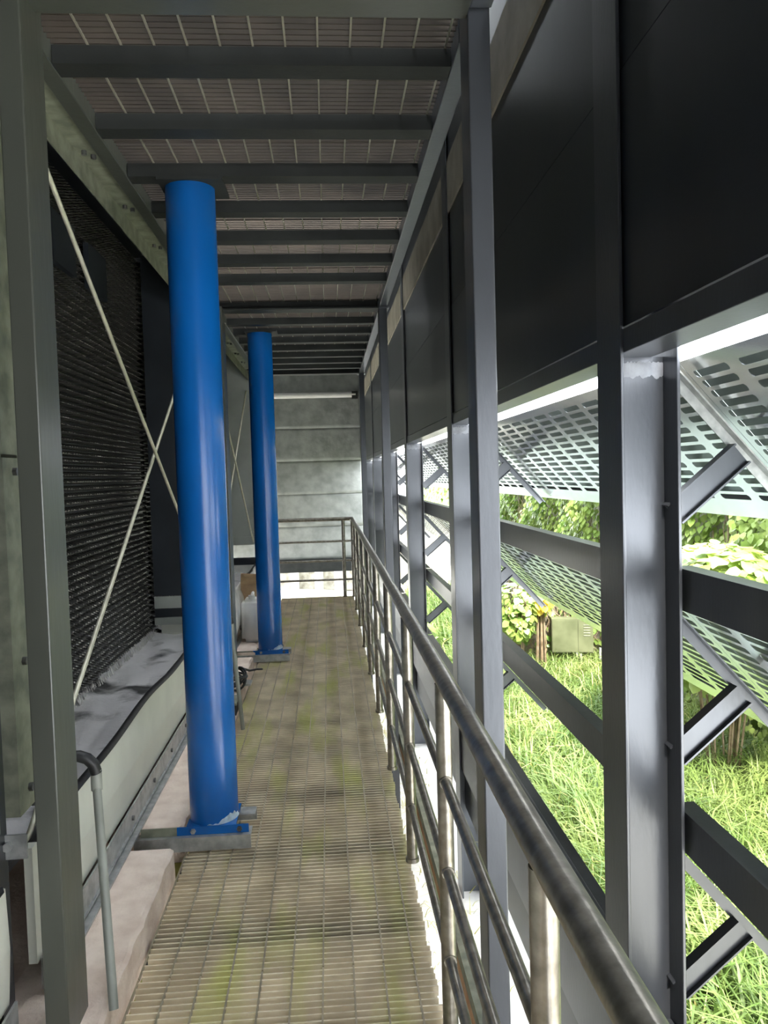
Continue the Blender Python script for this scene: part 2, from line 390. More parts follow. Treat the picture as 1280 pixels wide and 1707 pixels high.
# ------------------------------------------------------------------ louvres
TIER_Z = [2.0, 1.09, .18, -.73]
SLOPE = Vector((1.88-1.317, 0, -(1.11*(1.88-1.317)))); SL = SLOPE.length; SD = SLOPE.normalized(); SN = Vector((SD.z, 0, -SD.x))  # SN: downwards-inwards normal
if SN.z > 0: SN = -SN
def blade(y0, y1, z, label):
    base = Vector((1.317, 0, z+.01))
    t = thing('louvre', label, 'louvre', (1.6, (y0+y1)/2, z-.3), 'perforated louvre blades')
    m = MB(); L = y1-y0; ncol = max(1, round(L/.33)); py = L/ncol; rows = 14; pr = .0495; s0 = .045
    def P(s, yy, off=0.0):
        p = base + SD*s + SN*off; return (p.x, yy, p.z)
    m.add([P(0, y0), P(0, y1), P(s0, y1), P(s0, y0)], [(0, 1, 2, 3)])
    for r in range(rows):
        a = s0+r*pr; b = a+pr; h0 = a+.009; h1 = b-.009; c = .009
        for k in range(ncol):
            ya = y0+k*py; yb = ya+py; ha = ya+.038; hb = yb-.038
            o = [(a, ya), (a, yb), (b, yb), (b, ya)]
            o8 = [(a, ha+c), (a, hb-c), (h0+c, yb), (h1-c, yb), (b, hb-c), (b, ha+c), (h1-c, ya), (h0+c, ya)]
            i8 = [(h0, ha+c), (h0, hb-c), (h0+c, hb), (h1-c, hb), (h1, hb-c), (h1, ha+c), (h1-c, ha), (h0+c, ha)]
            vs = [P(*q) for q in o8+i8+o]
            fs = [(j, (j+1) % 8, 8+(j+1) % 8, 8+j) for j in range(8)]
            fs += [(16, 0, 7), (17, 2, 1), (18, 4, 3), (19, 6, 5)]
            m.add(vs, fs)
    e = s0+rows*pr
    m.add([P(e, y0), P(e, y1), P(SL, y1), P(SL, y0)], [(0, 1, 2, 3)])
    m.add([P(SL, y0), P(SL, y1), P(SL, y1, -.05), P(SL, y0, -.05)], [(0, 1, 2, 3)])
    o = m.build('perforated_sheet', M['alu'], t)
    sld = o.modifiers.new('thickness', 'SOLIDIFY'); sld.thickness = .0025; sld.offset = 0
    b = MB(); b.add([P(.012, y0, -.03), P(.012, y1, -.03), P(SL-.004, y1, -.03), P(SL-.004, y0, -.03)], [(0, 1, 2, 3)])
    o = b.build('backing_sheet', M['backing'], t); sld = o.modifiers.new('thickness', 'SOLIDIFY'); sld.thickness = .002
    return t
TN = ['upper', 'middle', 'lower', 'bottom']
BN = ['in the opening at the right edge', 'in the first opening beyond the largest column', 'in the second opening beyond the largest column', 'in the third opening beyond the largest column', 'in the fourth opening beyond the largest column', 'in the fifth opening beyond the largest column']
for ti, z in enumerate(TIER_Z):
    for k in range(len(COLY)-1):
        y0, y1 = COLY[k]+.002, COLY[k+1]-.002
        if ti < 3: blade(y0, y1, z, '%s slotted aluminium louvre %s' % (TN[ti], BN[k]))
        if ti:
            zz = z
            t = thing('louvre_rail', '%s charcoal channel rail across the outer columns %s' % (['', 'upper', 'middle', 'lower'][ti], BN[k]), 'beam', (1.33, (y0+y1)/2, zz), 'louvre rails')
            m = MB(); m.box(1.285, 1.292, y0+.07, y1-.0, zz, zz+.155); m.box(1.292, 1.36, y0+.07, y1, zz+.149, zz+.155); m.box(1.292, 1.34, y0+.07, y1, zz, zz+.006)
            m.build('channel', M['paint'], t)
            g = MB(); g.box(1.272, 1.284, y0-.06, y0+.16, zz+.02, zz+.165); g.build('splice_plate', M['paint'], t)
    for k, y in enumerate(COLY):
        if k in (0, len(COLY)-1) or ti == 3: continue
        t = thing('louvre_bracket', '%s charcoal louvre bracket on the H column %s' % (TN[ti], ['beside the camera', 'nearest in view', 'second in view', 'third in view', 'fourth in view', 'fifth in view'][k]), 'bracket', (1.3, y, z), 'louvre brackets')
        a = Vector((1.300, y-.03, z-.012)); d = SD
        m = MB()
        m.bar(a+SN*.012, a+SN*.012+d*(SL+.01), .045, .006, up=(SN.x, SN.y, SN.z)); m.bar(a+SN*.03+Vector((0, .022, 0)), a+SN*.03+d*(SL-.0)+Vector((0, .022, 0)), .006, .04, up=(SN.x, SN.y, SN.z))
        m.build('stiffener_angle', M['galv'] if k == 1 and ti == 0 else M['paint'], t)
        v = a+d*.40+SN*.04; w0 = Vector((1.275, y-.03, v.z-.84*(v.x-1.275)-.0))
        m = MB(); n_ = (v-w0).normalized(); pn = Vector((-n_.z, 0, n_.x))
        m.bar(w0-n_*.0, v, .008, .085, up=(pn.x, 0, pn.z)); m.bar(w0+pn*.043, v+pn*.043, .05, .007, up=(pn.x, 0, pn.z)); m.bar(w0-pn*.043, v-pn*.043, .05, .007, up=(pn.x, 0, pn.z))
        m.build('strut', M['paint'], t)

# ------------------------------------------------------------------ blue pillars
def pillar(y, label):
    x = -.56; r = .1075
    t = thing('blue_pillar', label, 'pillar', (x, y, .1), 'blue pillars')
    m = MB(); m.tube([(x, y, .103), (x, y, 2.885)], r, 48); m.build('shaft', M['blue'], t)
    m = MB(); m.box(x-.12, x+.155, y-.12, y+.12, 2.885, 2.899); m.build('cap_plate', M['joist'], t)
    m = MB(); m.box(x-.108, x+.108, y-.118, y+.118, .092, .104); m.box(x-.145, x+.165, y-.124, y-.118, .074, .110); m.build('base_plate', M['blue'], t)
    m = MB(); m.box(x-.30, x-.146, y-.124, y-.118, .074, .110); m.build('plate_extension', M['galv_old'], t)
    m = MB(); m.prism([(y-.146, .012), (y-.138, .012), (y-.138, .066), (y-.06, .066), (y-.06, .073), (y-.146, .073)], x-.325, x+.175, 'X')
    m.build('support_angle', M['galv'], t)
    m = MB(); m.prism([(y+.146, .012), (y+.138, .012), (y+.138, .066), (y+.06, .066), (y+.06, .073), (y+.146, .073)], x-.325, x+.175, 'X')
    m.build('support_angle', M['galv'], t)
    for sx in (-.075, .125):
        m = MB(); m.tube([(x+sx, y-.124, .092), (x+sx, y-.133, .092)], .012, 6); m.tube([(x+sx, y-.133, .092), (x+sx, y-.142, .092)], .006, 8)
        m.build('bolt', M['galv'] if sx < 0 else M['bolt'], t)
    m = MB()   # chipped paint ring at the foot
    n = 40; vs = []
    for i in range(n+1):
        a = -PI*.55+PI*.65*i/n; h = .004+.006*abs(math.sin(i*.7)) + .034*max(0, math.sin((i-8)/26*PI) if 8 < i < 34 else 0)*(.88+.12*math.sin(i*1.1))
        vs += [(x+math.cos(a)*(r+.0015), y+math.sin(a)*(r+.0015), .102), (x+math.cos(a)*(r+.0012), y+math.sin(a)*(r+.0012), .102+h)]
    m.add(vs, [(2*i, 2*i+2, 2*i+3, 2*i+1) for i in range(n)]); m.build('chipped_paint', M['scuff'], t)
pillar(3.51, 'thick round blue pillar in the foreground')
pillar(6.97, 'farther round blue pillar behind the foreground one')

# ------------------------------------------------------------------ railing
def railing():
    t = thing('railing', 'dull steel pipe railing along the right and far end of the walkway', 'railing', (.29, 5, 0))
    X = .302; PY = [.10, 1.12, 2.15, 3.18, 4.21, 5.25, 6.28, 7.31, 8.34, 9.37, 10.40]
    def bend(z, r):
        return [(X, -.6, z)] + [(X, 2.0*k+1, z) for k in range(0, 5)] + [(X, 10.34, z)] + [(X-.06*(1-math.cos(a)), 10.34+.06*math.sin(a), z) for a in (PI/6, PI/3, PI/2)] + [(-.2, 10.40, z), (-.735, 10.40, z)]
    m = MB(); m.tube(bend(1.05, 0), .0255, 20); m.build('top_rail', M['stainless'], t)
    for z in (.755, .495, .24):
        m = MB(); m.tube([(X, -.6, z), (X, 10.40, z)], .0145, 12); m.tube([(X, 10.40, z), (-.735, 10.40, z)], .0145, 12); m.build('mid_rail', M['stainless'], t)
    def post(x, y, main=True):
        m = MB(); m.tube([(x, y, .004), (x, y, 1.03)], .0225, 16); o = m.build('post', M['stainless'], t)
        for z in (.755, .495, .24):
            c = MB(); c.tube([(x, y-.026, z), (x, y+.026, z)], .0185, 12); c.build('weld_collar', M['stainless'], o)
        c = MB(); c.tube([(x, y, .003), (x, y, .02)], .0285, 16); c.build('foot_collar', M['stainless'], o)
    for y in PY: post(X, y)
    for x in (.18, -.715): post(x, 10.40)
railing()
t = thing('toe_beam', 'weathered channel below the walkway edge under the railing', 'beam', (.47, 4.8, -.3))
m = MB(); m.box(.50, .58, -.6, 10.5, -.50, -.44); m.build('top_flange', M['galv_old'], t)
m = MB(); m.box(.50, .508, -.6, 10.5, -.64, -.50); m.build('web', M['orange'], t); M['web_orange'] = mat('orange_brown_web', (.45, .20, .10), .7, 0, 0, 8, col2=(.62, .40, .24), bump=.2); t.children[1].data.materials[0] = M['web_orange']  # web coloured a mottled orange-brown

# ------------------------------------------------------------------ kerb
def kerb(y0, y1, label):
    t = thing('concrete_kerb', label, 'kerb', (-.8, (y0+y1)/2, -.06), 'concrete kerb lengths')
    m = MB(); n = max(4, int((y1-y0)/.05)); vs = []
    for j in range(n+1):
        y = y0+(y1-y0)*j/n; e = random.uniform(-.006, .006); f = random.uniform(-.004, .004)
        vs += [(-1.0, y, -.06), (-1.0, y, .098), (-.70+e, y, .099), (-.686+e, y, .09+f), (-.682+e*.6, y, -.06)]
    fs = [(j*5+i, j*5+i+1, (j+1)*5+i+1, (j+1)*5+i) for j in range(n) for i in range(4)] + [(j*5+4, j*5, (j+1)*5, (j+1)*5+4) for j in range(n)]
    fs += [(0, 1, 2, 3, 4), tuple(n*5+i for i in (4, 3, 2, 1, 0))]
    m.add(vs, fs); m.build('concrete_body', M['concrete'], t)
    m = MB(); m.box(-.99, -.692, y0, y1, -.20, -.062); m.build('formwork_board', M['wood'], t)
kerb(-.9, 3.22, 'pinkish concrete kerb left of the grating in the foreground')
kerb(3.42, 6.66, 'pinkish concrete kerb between the two blue pillars')
kerb(6.84, 10.4, 'pinkish concrete kerb beyond the farther blue pillar')
t = thing('tower_plinth', 'dark concrete plinth under the kerb and cooling tower', 'plinth', (-2, 4.8, -2.15))
m = MB(); m.box(-3.4, -.74, -.9, 10.6, -2.2, -.205); m.build('block', M['stone'], t)
m = MB(); m.box(-3.4, -1.01, -.9, 10.6, -.205, .08); m.build('slab', M['concrete'], t)
for i, (x, y, s) in enumerate(((-.69, 3.30, .045), (-.72, 3.35, .03), (-.75, 3.29, .03))):
    m = MB()
    import itertools
    pts = [Vector((random.uniform(-1, 1), random.uniform(-1, 1), random.uniform(-1, 1))).normalized()*s*random.uniform(.7, 1.1) for _ in range(14)]
    bm = bmesh.new(); [bm.verts.new(p_) for p_ in pts]; bmesh.ops.convex_hull(bm, input=bm.verts)
    me = bpy.data.meshes.new('rubble'); bm.to_mesh(me); bm.free(); me.materials.append(M['concrete'])
    o = bpy.data.objects.new('rubble', me); COL.objects.link(o); o.location = (x, y, -.2+s*.7)
    tag(o, 'broken concrete lump in the kerb gap below the foreground pillar, %s' % ['largest', 'beside the kerb end', 'deepest in the gap'][i], 'rubble', 'kerb rubble')

# ------------------------------------------------------------------ cooling tower cells
def fill_mesh(y0, y1, z0, z1):
    m = MB(); tips = MB(); X = -1.38; p = .038; step = .022
    n = int((y1-y0)/step); rows = int((z1-z0)/p)
    for r in range(rows):
        z = z0+r*p; vs = []
        for i in range(n+1):
            y = y0+i*step; k = (i+r) % 2
            jag = random.uniform(-.003, .003)
            vs += [(X-.034, y, z), (X+(.016 if k else -.012)+jag, y, z+.012), (X-.032, y, z+.032)]
        fs = []
        for i in range(n): fs += [(3*i, 3*i+3, 3*i+4, 3*i+1), (3*i+1, 3*i+4, 3*i+5, 3*i+2)]
        m.add(vs, fs)
        tv = []; tf = []
        for i in range(n+1):
            if (i+r) % 2 == 0: continue
            y = y0+i*step; q = len(tv)
            tv += [(X+.002, y-.010, z+.013), (X+.019, y, z+.009), (X+.002, y+.010, z+.013), (X+.000, y, z+.019)]
            tf += [(q, q+1, q+3), (q+1, q+2, q+3)]
        tips.add(tv, tf)
    m.box(X-.5, X-.034, y0, y1, z0, z1)
    return m, tips
def cell(y0, y1, label, detail, fill=True):
    t = thing('cooling_tower', label, 'cooling tower', (-1.4, (y0+y1)/2, .08), 'cooling tower cells')
    if fill:
        fm, tp = fill_mesh(y0+.08, y1-.02, .40, 3.3); fp = fm.build('fill_pack', M['fill'], t); tp.build('pale_ridges', M['ridge_tip'], fp)  # tooth tips coloured paler than the black fill
    # basin
    n = 60; vs = []
    for i in range(n+1):
        y = y0+.06+(y1-y0-.08)*i/n; e = .012*math.sin(y*2.1)+.008*math.sin(y*5.3)
        vs += [(-.915, y, .20), (-.905, y, .36), (-.91, y, .545+e), (-.925, y, .55+e), (-.93, y, .20)]
    fs = [(5*i+j, 5*i+5+j, 5*i+6+j, 5*i+1+j) for i in range(n) for j in range(4)]
    b = MB(); b.add(vs, fs); b.box(-.93, -.905, y0+.02, y0+.06, .2, .55); ba = b.build('basin', M['tub'], t)
    vs = []
    for i in range(n+1):
        y = y0+.07+(y1-y0-.10)*i/n; e = .012*math.sin(y*2.1)+.008*math.sin(y*5.3); g = .014*math.sin(y*3.7+1)+.006*math.sin(y*7)
        vs += [(-.9085, y, .540+e), (-.912, y, .556+e), (-.935, y, .553+e), (-.985+g, y, .478), (-1.02+g, y, .457)]
    b = MB(); b.add(vs, [(5*i+j, 5*i+5+j, 5*i+6+j, 5*i+1+j) for i in range(n) for j in range(4)], True); b.build('liner', M['black'], ba)
    b = MB(); nx = 16; ny = 90; vs = []
    for j in range(ny+1):
        for i in range(nx+1):
            x = -1.0-.42*i/nx; y = y0+.08+(y1-y0-.12)*j/ny
            vs.append((x, y, .452+.006*math.sin(x*31+y*7)+.005*math.sin(y*19)+(.035*max(0, (i-12)/4)*random.uniform(.5, 1.3))))
    b.add(vs, [(j*(nx+1)+i, j*(nx+1)+i+1, (j+1)*(nx+1)+i+1, (j+1)*(nx+1)+i) for j in range(ny) for i in range(nx)], True)
    b.build('scale_deposit', M['scale'], ba)
    if fill:
        b = MB()   # ragged scale fringe where the fill meets the bed
        y = y0+.1
        while y < y1-.05:
            h = random.uniform(.01, .05); x = -1.35+random.uniform(-.01, .02)
            b.add([(x, y-.008, .46), (x, y+.008, .46), (x-.012, y+random.uniform(-.01, .01), .465+h)], [(0, 1, 2)]); y += .009
        b.build('scale_fringe', M['sheet'], ba)
    b = MB(); b.prism([(-.90, .115), (-.885, .115), (-.885, .123), (-.893, .123), (-.893, .21), (-.90, .21)], y0+.03, y1-.02)
    b.box(-.893, -.86, y0+.03, y1-.02, .101, .109)
    a = b.build('base_angle', M['galv'], t)
    y = y0+.25
    while y < y1-.1:
        b = MB(); b.tube([(-.894, y, .165), (-.884, y, .165)], .011, 6); y += .42; b.build('bolt', M['bolt'], a)
    b = MB(); b.box(-.952, -.945, y0+.1, y1-.02, 2.835, 2.93); b.box(-.945, -.872, y0+.1, y1-.02, 2.924, 2.931)
    ea = b.build('eave_angle', M['galv_old'], t)
    y = y0+.9
    while y < y1-.1:
        for dx in (0, .025):
            b = MB(); b.tube([(-.915+dx, y+dx*1.6, 2.924), (-.915+dx, y+dx*1.6, 2.908)], .011, 6); b.build('bolt', M['bolt'], ea)
        y += .62
    if detail:
        def zr(y, y_a, z_a, sl): return z_a+sl*(y-y_a)
        s = y0-2.3
        b = MB(); b.tube([(-.95, y0+.15, zr(2.45, 2.877, 2.712, -.606)), (-.95, y1-.1, zr(2.45+(y1-.1-y0-.15), 2.877, 2.712, -.606))], .0095, 10); b.build('brace_rod', M['rodm'], t)
        b = MB(); b.tube([(-.972, y0+.15, zr(2.45, 2.913, .794, .62)), (-.972, y1-.1, zr(2.45+(y1-.1-y0-.15), 2.913, .794, .62))], .0095, 10); b.build('brace_rod', M['rodm'], t)
        for yy in (y0+.9, y0+1.75, y0+2.35):
            b = MB(); b.box(-1.36, -1.33, yy, yy+.36, 2.74, 3.0); b.build('hanger_plate', M['dark'], t)
    b = MB(); b.box(-2.4, -.96, y0+.1, y1, 3.3, 3.34); b.build('top_sheet', M['dark'], t)
    return t
c1 = cell(2.30, 6.06, 'cooling tower cell with black honeycomb fill left of the foreground pillar', True)
b = MB(); b.box(-1.345, -.88, 6.0, 6.03, .75, 3.3); b.box(-1.345, -.88, 6.0, 6.03, .585, .65); pt = b.build('partition', M['dark'], c1)  # partition's dark colour stands in for the shade it lies in
b = MB(); b.box(-1.343, -.885, 5.985, 6.0, .655, .745); b.box(-1.345, -.885, 5.98, 6.0, .53, .585); b.build('cross_bar', M['casing'], c1)
b = MB(); b.box(-1.30, -.885, 6.0, 6.02, .40, .53); b.build('weir_board', M['tub'], c1)
b = MB(); b.box(-1.09, -1.083, 5.985, 6.0, .745, 2.9); b.tube([(-1.09, 5.99, .7), (-1.09, 5.975, .7)], .01, 8); b.build('seam_strip', M['casing'], pt)
c2 = cell(6.08, 9.86, 'cooling tower cell between the two blue pillars, with pale grey end casing', True)
b = MB(); b.box(-1.36, -.87, 9.78, 9.82, .80, 3.28); cs = b.build('end_casing', M['casing'], c2)
b = MB(); b.box(-1.34, -.87, 9.76, 9.78, .80, .90)
for z in (.86, .96): b.tube([(-.955, 9.78, z), (-.955, 9.755, z)], .012, 8)
b.build('end_flange', M['casing'], cs)
b = MB(); b.box(-1.34, -.88, 9.76, 9.80, .55, .64); b.build('cross_bar', M['dark'], c2)
c0 = cell(-.9, 2.16, 'cooling tower cell at the far left edge of the view', False)
# corner upright between the cells
t = thing('corner_upright', 'tall galvanised channel upright with bolts behind the near left post', 'post', (-.93, 2.33, .6))
b = MB(); b.box(-.925, -.918, 2.285, 2.415, .66, 1.70); b.box(-.925, -.918, 2.285, 2.415, 1.71, 3.2); b.box(-.99, -.925, 2.285, 2.292, .66, 3.2); b.box(-.99, -.925, 2.408, 2.415, .66, 3.2); b.build('channel', M['galv_old'], t)
for z in (1.66, 1.1, .72):
    b = MB(); b.tube([(-.918, 2.36, z), (-.906, 2.36, z)], .013, 6); b.build('bolt', M['bolt'], t)
b = MB(); b.box(-1.10, -.885, 2.235, 2.243, .56, .63); b.build('clamp_plate', M['galv'], t)
b = MB(); b.tube([(-.935, 2.235, .60), (-.935, 2.22, .60)], .013, 8); b.build('clamp_bolt', M['galv'], t)
t = thing('corner_upright', 'dark channel upright at the far left edge of the view', 'post', (-1.0, 2.2, .3), None)
b = MB(); b.box(-1.02, -.945, 2.17, 2.25, .09, 3.2); b.box(-.945, -.935, 2.17, 2.205, .66, 3.2); b.build('channel', M['dark'], t)
b = MB(); b.box(-.935, -.932, 2.172, 2.18, .66, 3.2); b.build('edge_strip', M['galv'], t)

# ------------------------------------------------------------------ pipes, hose and small things on the kerb
def drain(x, y, x1, y1, z1, label):
    t = thing('drain_pipe', label, 'pipe', (x1, y1, z1), 'basin drain pipes')
    b = MB(); b.tube([(x, y, .66), (x1, y1, z1)], .0135, 14); b.build('pipe', M['pvc'], t)
    b = MB(); b.tube([(x, y, .71), (x, y, .645)], .0175, 14); b.build('socket', M['pvc'], t)
    b = MB(); pts = [(x, y, .70)] + [(x-.055+.055*math.cos(a), y-.01*math.sin(a), .705+.055*math.sin(a)) for a in (PI*.15, PI*.3, PI*.45, PI*.55)] + [(x-.10, y-.012, .752), (x-.16, y-.014, .72), (x-.2, y-.014, .62)]
    b.tube(pts, .0185, 14); b.build('elbow', M['black'], t)
drain(-.765, 2.5, -.665, 2.235, .10, 'grey plastic pipe with black elbow before the near basin')
drain(-.645, 5.0, -.60, 5.03, .002, 'grey plastic pipe with black elbow beside the foreground blue pillar')
def jerrycan():
    x0, y0, z0 = -.745, 7.36, .1
    t = thing('jerrycan', 'white plastic jerrycan behind the farther blue pillar', 'jerrycan', (x0, y0, z0))
    bm = bmesh.new(); bmesh.ops.create_cube(bm, size=1)
    for v in bm.verts: v.co = Vector((v.co.x*.20, v.co.y*.26, v.co.z*.40+.2))
    bmesh.ops.bevel(bm, geom=list(bm.edges), offset=.035, segments=4, affect='EDGES')
    for v in bm.verts:
        if v.co.z > .30: v.co.x *= 1-.5*(v.co.z-.30); v.co.y *= 1-.8*(v.co.z-.30)
        v.co += Vector((x0, y0, z0))
    me = bpy.data.meshes.new('can_body'); bm.to_mesh(me); bm.free(); me.materials.append(M['white'])
    for p_ in me.polygons: p_.use_smooth = True
    o = bpy.data.objects.new('can_body', me); COL.objects.link(o); o.parent = t; o.matrix_parent_inverse = Matrix.Translation(-Vector((x0, y0, z0)))
    b = MB(); b.tube([(x0, y0-.06, z0+.385), (x0, y0-.06, z0+.435)], .03, 16); b.build('cap', M['white'], t)
    b = MB(); b.tube([(x0, y0-.01, z0+.385), (x0, y0, z0+.44), (x0, y0+.08, z0+.44), (x0, y0+.1, z0+.37)], .013, 10); b.build('handle', M['white'], t)
jerrycan()
t = thing('cardboard_box', 'torn brown cardboard box behind the white jerrycan', 'box', (-.78, 7.75, .1))
b = MB(); b.box(-.88, -.66, 7.62, 7.9, .1, .60); b.build('carton', M['card'], t)
b = MB(); b.add([(-.88, 7.62, .6), (-.66, 7.62, .6), (-.64, 7.52, .70), (-.86, 7.5, .72)], [(0, 1, 2, 3)]); b.add([(-.66, 7.62, .6), (-.66, 7.9, .6), (-.58, 7.88, .66), (-.57, 7.64, .67)], [(0, 1, 2, 3)])
o = b.build('flap', M['card'], t); o.modifiers.new('thickness', 'SOLIDIFY').thickness = .006
# plastic sheet hanging over the second basin
b = MB(); nx, nz = 70, 14; vs = []
for i in range(nx+1):
    y = 6.2+3.3*i/nx
    for j in range(nz+1):
        q = j/nz; x = -.897+(.075+.03*math.sin(y*2.3))*math.sin(q*PI*.85)**1.3 + .006*math.sin(y*17+j*.8)
        vs.append((x, y, .585-.36*q+.025*math.sin(y*2.7)*(1-q)))
b.add(vs, [(i*(nz+1)+j, (i+1)*(nz+1)+j, (i+1)*(nz+1)+j+1, i*(nz+1)+j+1) for i in range(nx) for j in range(nz)], True)
o = b.build('plastic_sheet', M['sheet']); o.modifiers.new('thickness', 'SOLIDIFY').thickness = .003
tag(o, 'crumpled whitish plastic sheet bulging over the basin behind the foreground pillar', 'sheet')
b = MB(); pts = []
for i in range(120):
    a = i*.33; r = .07+.03*math.sin(i*.13)
    pts.append((-.715+r*math.cos(a)*.7, 5.75+2.0*r*math.sin(a), .115+.0006*i+.012*math.sin(i*.7)))
pts += [(-.66, 6.1, .12), (-.62, 6.3, .08), (-.6, 6.5, .03)]
b.tube(pts, .0085, 6); o = b.build('cable', M['black']); tag(o, 'tangled black cable lying on the kerb beside the foreground pillar', 'cable')
t = thing('junction_box', 'small dark grey box at the grating edge beside the foreground pillar', 'box', (-.68, 4.95, .0))
b = MB(); b.box(-.75, -.635, 5.0, 5.2, .101, .17); b.build('housing', M['joist'], t, .006); b = MB(); b.box(-.755, -.63, 4.995, 5.205, .17, .182); b.build('lid', M['galv_old'], t)
t = thing('plastic_bottle', 'white plastic bottle lying at the grating edge beside the foreground pillar', 'bottle', (-.66, 4.6, .1))
b = MB(); b.tube([(-.69, 4.45, .145), (-.69, 4.47, .145), (-.685, 4.65, .145), (-.685, 4.70, .145)], [.03, .045, .045, .02], 16); b.build('body', M['white'], t)
b = MB(); b.tube([(-.685, 4.70, .145), (-.685, 4.73, .145)], .018, 12); b.build('cap', M['black'], t)

# ------------------------------------------------------------------ planting outside
def leaf(m, p, n, up, s, asp=.85):
    n = n.normalized(); u = (up-n*up.dot(n)); 
    if u.length < 1e-3: u = Vector((1, 0, 0))
    u.normalize(); r = u.cross(n)
    w = s*asp*.5
    vs = [p, p+u*s*.30+r*w+n*s*.05, p+u*s*.7+r*w*.75, p+u*s-n*s*.08, p+u*s*.7-r*w*.75, p+u*s*.30-r*w+n*s*.05, p+u*s*.5-n*s*.04]
    m.add(vs, [(0, 1, 6), (1, 2, 6), (2, 3, 6), (3, 4, 6), (4, 5, 6), (5, 0, 6)], True)
rv = lambda a: Vector((random.uniform(-a, a), random.uniform(-a, a), random.uniform(-a, a)))
def ivy():
    t = thing('ivy_hedge', 'long leafy green ivy hedge covering a wall beyond the louvres', 'hedge', (5.2, 15, -2.1))
    b = MB(); b.box(5.25, 5.6, 3, 44, -2.3, 2.2); b.build('wall_core', M['stone'], t)
    m = MB(); m2 = MB()
    for _ in range(38000):
        y = random.uniform(4, 25.5) ; z = random.uniform(-1.6, 2.35)
        if z < -.35 and random.random() < .72: continue
        dep = .16*math.sin(y*1.9+z*2.1)+.12*math.sin(y*4.3-z*3)
        p = Vector((5.0+dep+random.uniform(-.1, .18), y, z)); n = Vector((-1, random.uniform(-.8, .4), random.uniform(.1, 1.0)))
        leaf(m2 if random.random() < .22 else m, p, n, Vector((random.uniform(-.3, .1), random.uniform(-.6, .6), -1)), random.uniform(.075, .145))
    for _ in range(6000):
        y = random.uniform(25.5, 43); z = random.uniform(-.5, 2.5)
        if z < .3 and random.random() < .5: continue
        leaf(m2 if random.random() < .3 else m, Vector((5.0+random.uniform(-.2, .2), y, z)), Vector((-1, random.uniform(-.9, .2), random.uniform(.1, 1.0))), Vector((-.1, random.uniform(-.6, .6), -1)), random.uniform(.14, .26))
    m.build('foliage', M['leaf'], t); m2.build('young_foliage', M['leaf2'], t)
    v = MB()
    for _ in range(160):
        y = random.uniform(9, 25); z = random.uniform(-.2, 1.2); pts = []; x = 5.0
        for k in range(9): pts.append((x+random.uniform(-.05, .1), y, z)); y += random.uniform(-.12, .12); z -= random.uniform(.1, .3)
        v.tube(pts, .008, 4, False)
    v.build('dry_stem', M['stem'], t)
ivy()
def bush(name, cx, cy, z0, rx, ry, rz, n, m_, s, label, cat='shrub', lean=None):
    t = thing(name, label, cat, (cx, cy, -2.1))
    m = MB(); m2 = MB(); st = MB()
    for _ in range(n):
        d = rv(1)
        while d.length > 1 or d.length < .2: d = rv(1)
        d = d.normalized()*(d.length**.35)
        p = Vector((cx+d.x*rx, cy+d.y*ry, z0+d.z*rz)); nn = d+Vector((0, -.3, .7))+rv(.5)
        leaf(m if random.random() < .8 else m2, p, nn, Vector((d.x*.3, d.y*.3, -.6))+rv(.5), s*random.uniform(.6, 1.2))
    for _ in range(12):
        a = random.uniform(0, 2*PI); st.tube([(cx+.1*math.cos(a), cy+.1*math.sin(a), -2.15), (cx+.3*rx*math.cos(a), cy+.3*ry*math.sin(a), z0-rz*.4), (cx+.7*rx*math.cos(a), cy+.7*ry*math.sin(a), z0+.2*rz)], .012, 5)
    m.build('foliage', M[m_], t); m2.build('darker_foliage', M['leaf'], t); st.build('stem', M['stem'], t)
bush('leafy_shrub', 4.1, 7.9, .05, .75, 1.5, .75, 2300, 'leaf2', .17, 'bright yellow-green large-leaved shrub beyond the nearest steel column')
bush('leafy_shrub', 3.12, 12.9, -.75, .3, .4, .5, 420, 'leaf', .13, 'small green vine bush left of the green electric cabinet')
bush('leafy_shrub', 3.48, 12.75, -.52, .16, .2, .22, 40, 'leaf3', .17, 'cluster of yellow leaves left of the green electric cabinet')

def blades(m, n, xr, yr, hr, wr, lean=.5, keep=None, zoff=-2.15):
    for _ in range(n):
        x = random.uniform(*xr); y = random.uniform(*yr)
        if keep and not keep(x, y): continue
        h = random.uniform(*hr); w = random.uniform(*wr); a = random.uniform(0, 2*PI); l = random.uniform(.1, lean)*h
        dx, dy = math.cos(a)*l, math.sin(a)*l; px, py = -math.sin(a)*w/2, math.cos(a)*w/2
        z = zoff; vs = []
        for s, q in ((0, 1), (.4, .95), (.75, .7)):
            b = s*s; vs += [(x+dx*b+px*q, y+dy*b+py*q, z+h*s*(1-.12*s)), (x+dx*b-px*q, y+dy*b-py*q, z+h*s*(1-.12*s))]
        vs.append((x+dx*1.25, y+dy*1.25, z+h*(.88-.25*l/h)))
        m.add(vs, [(0, 1, 3, 2), (2, 3, 5, 4), (4, 5, 6)], True)
m = MB()
blades(m, 17000, (2.1, 5.0), (1.6, 7.5), (.55, 1.2), (.012, .026), .9)
blades(m, 15000, (2.1, 5.0), (7.5, 14.5), (.45, .9), (.014, .03), .8)
blades(m, 7000, (2.2, 5.0), (14.5, 23), (.5, 1.0), (.016, .035), .8)
blades(m, 700, (1.75, 2.15), (1.0, 9), (.2, .5), (.01, .02), .8)
o = m.build('tall_grass', M['grass']); tag(o, 'tall bright green grass growing outside below the louvres', 'grass', kind='stuff')
m = MB(); blades(m, 1500, (1.75, 5.0), (2, 14), (.5, 1.0), (.01, .022), .9); blades(m, 1500, (.55, 1.1), (1, 12), (.05, .22), (.006, .012), 1.2)
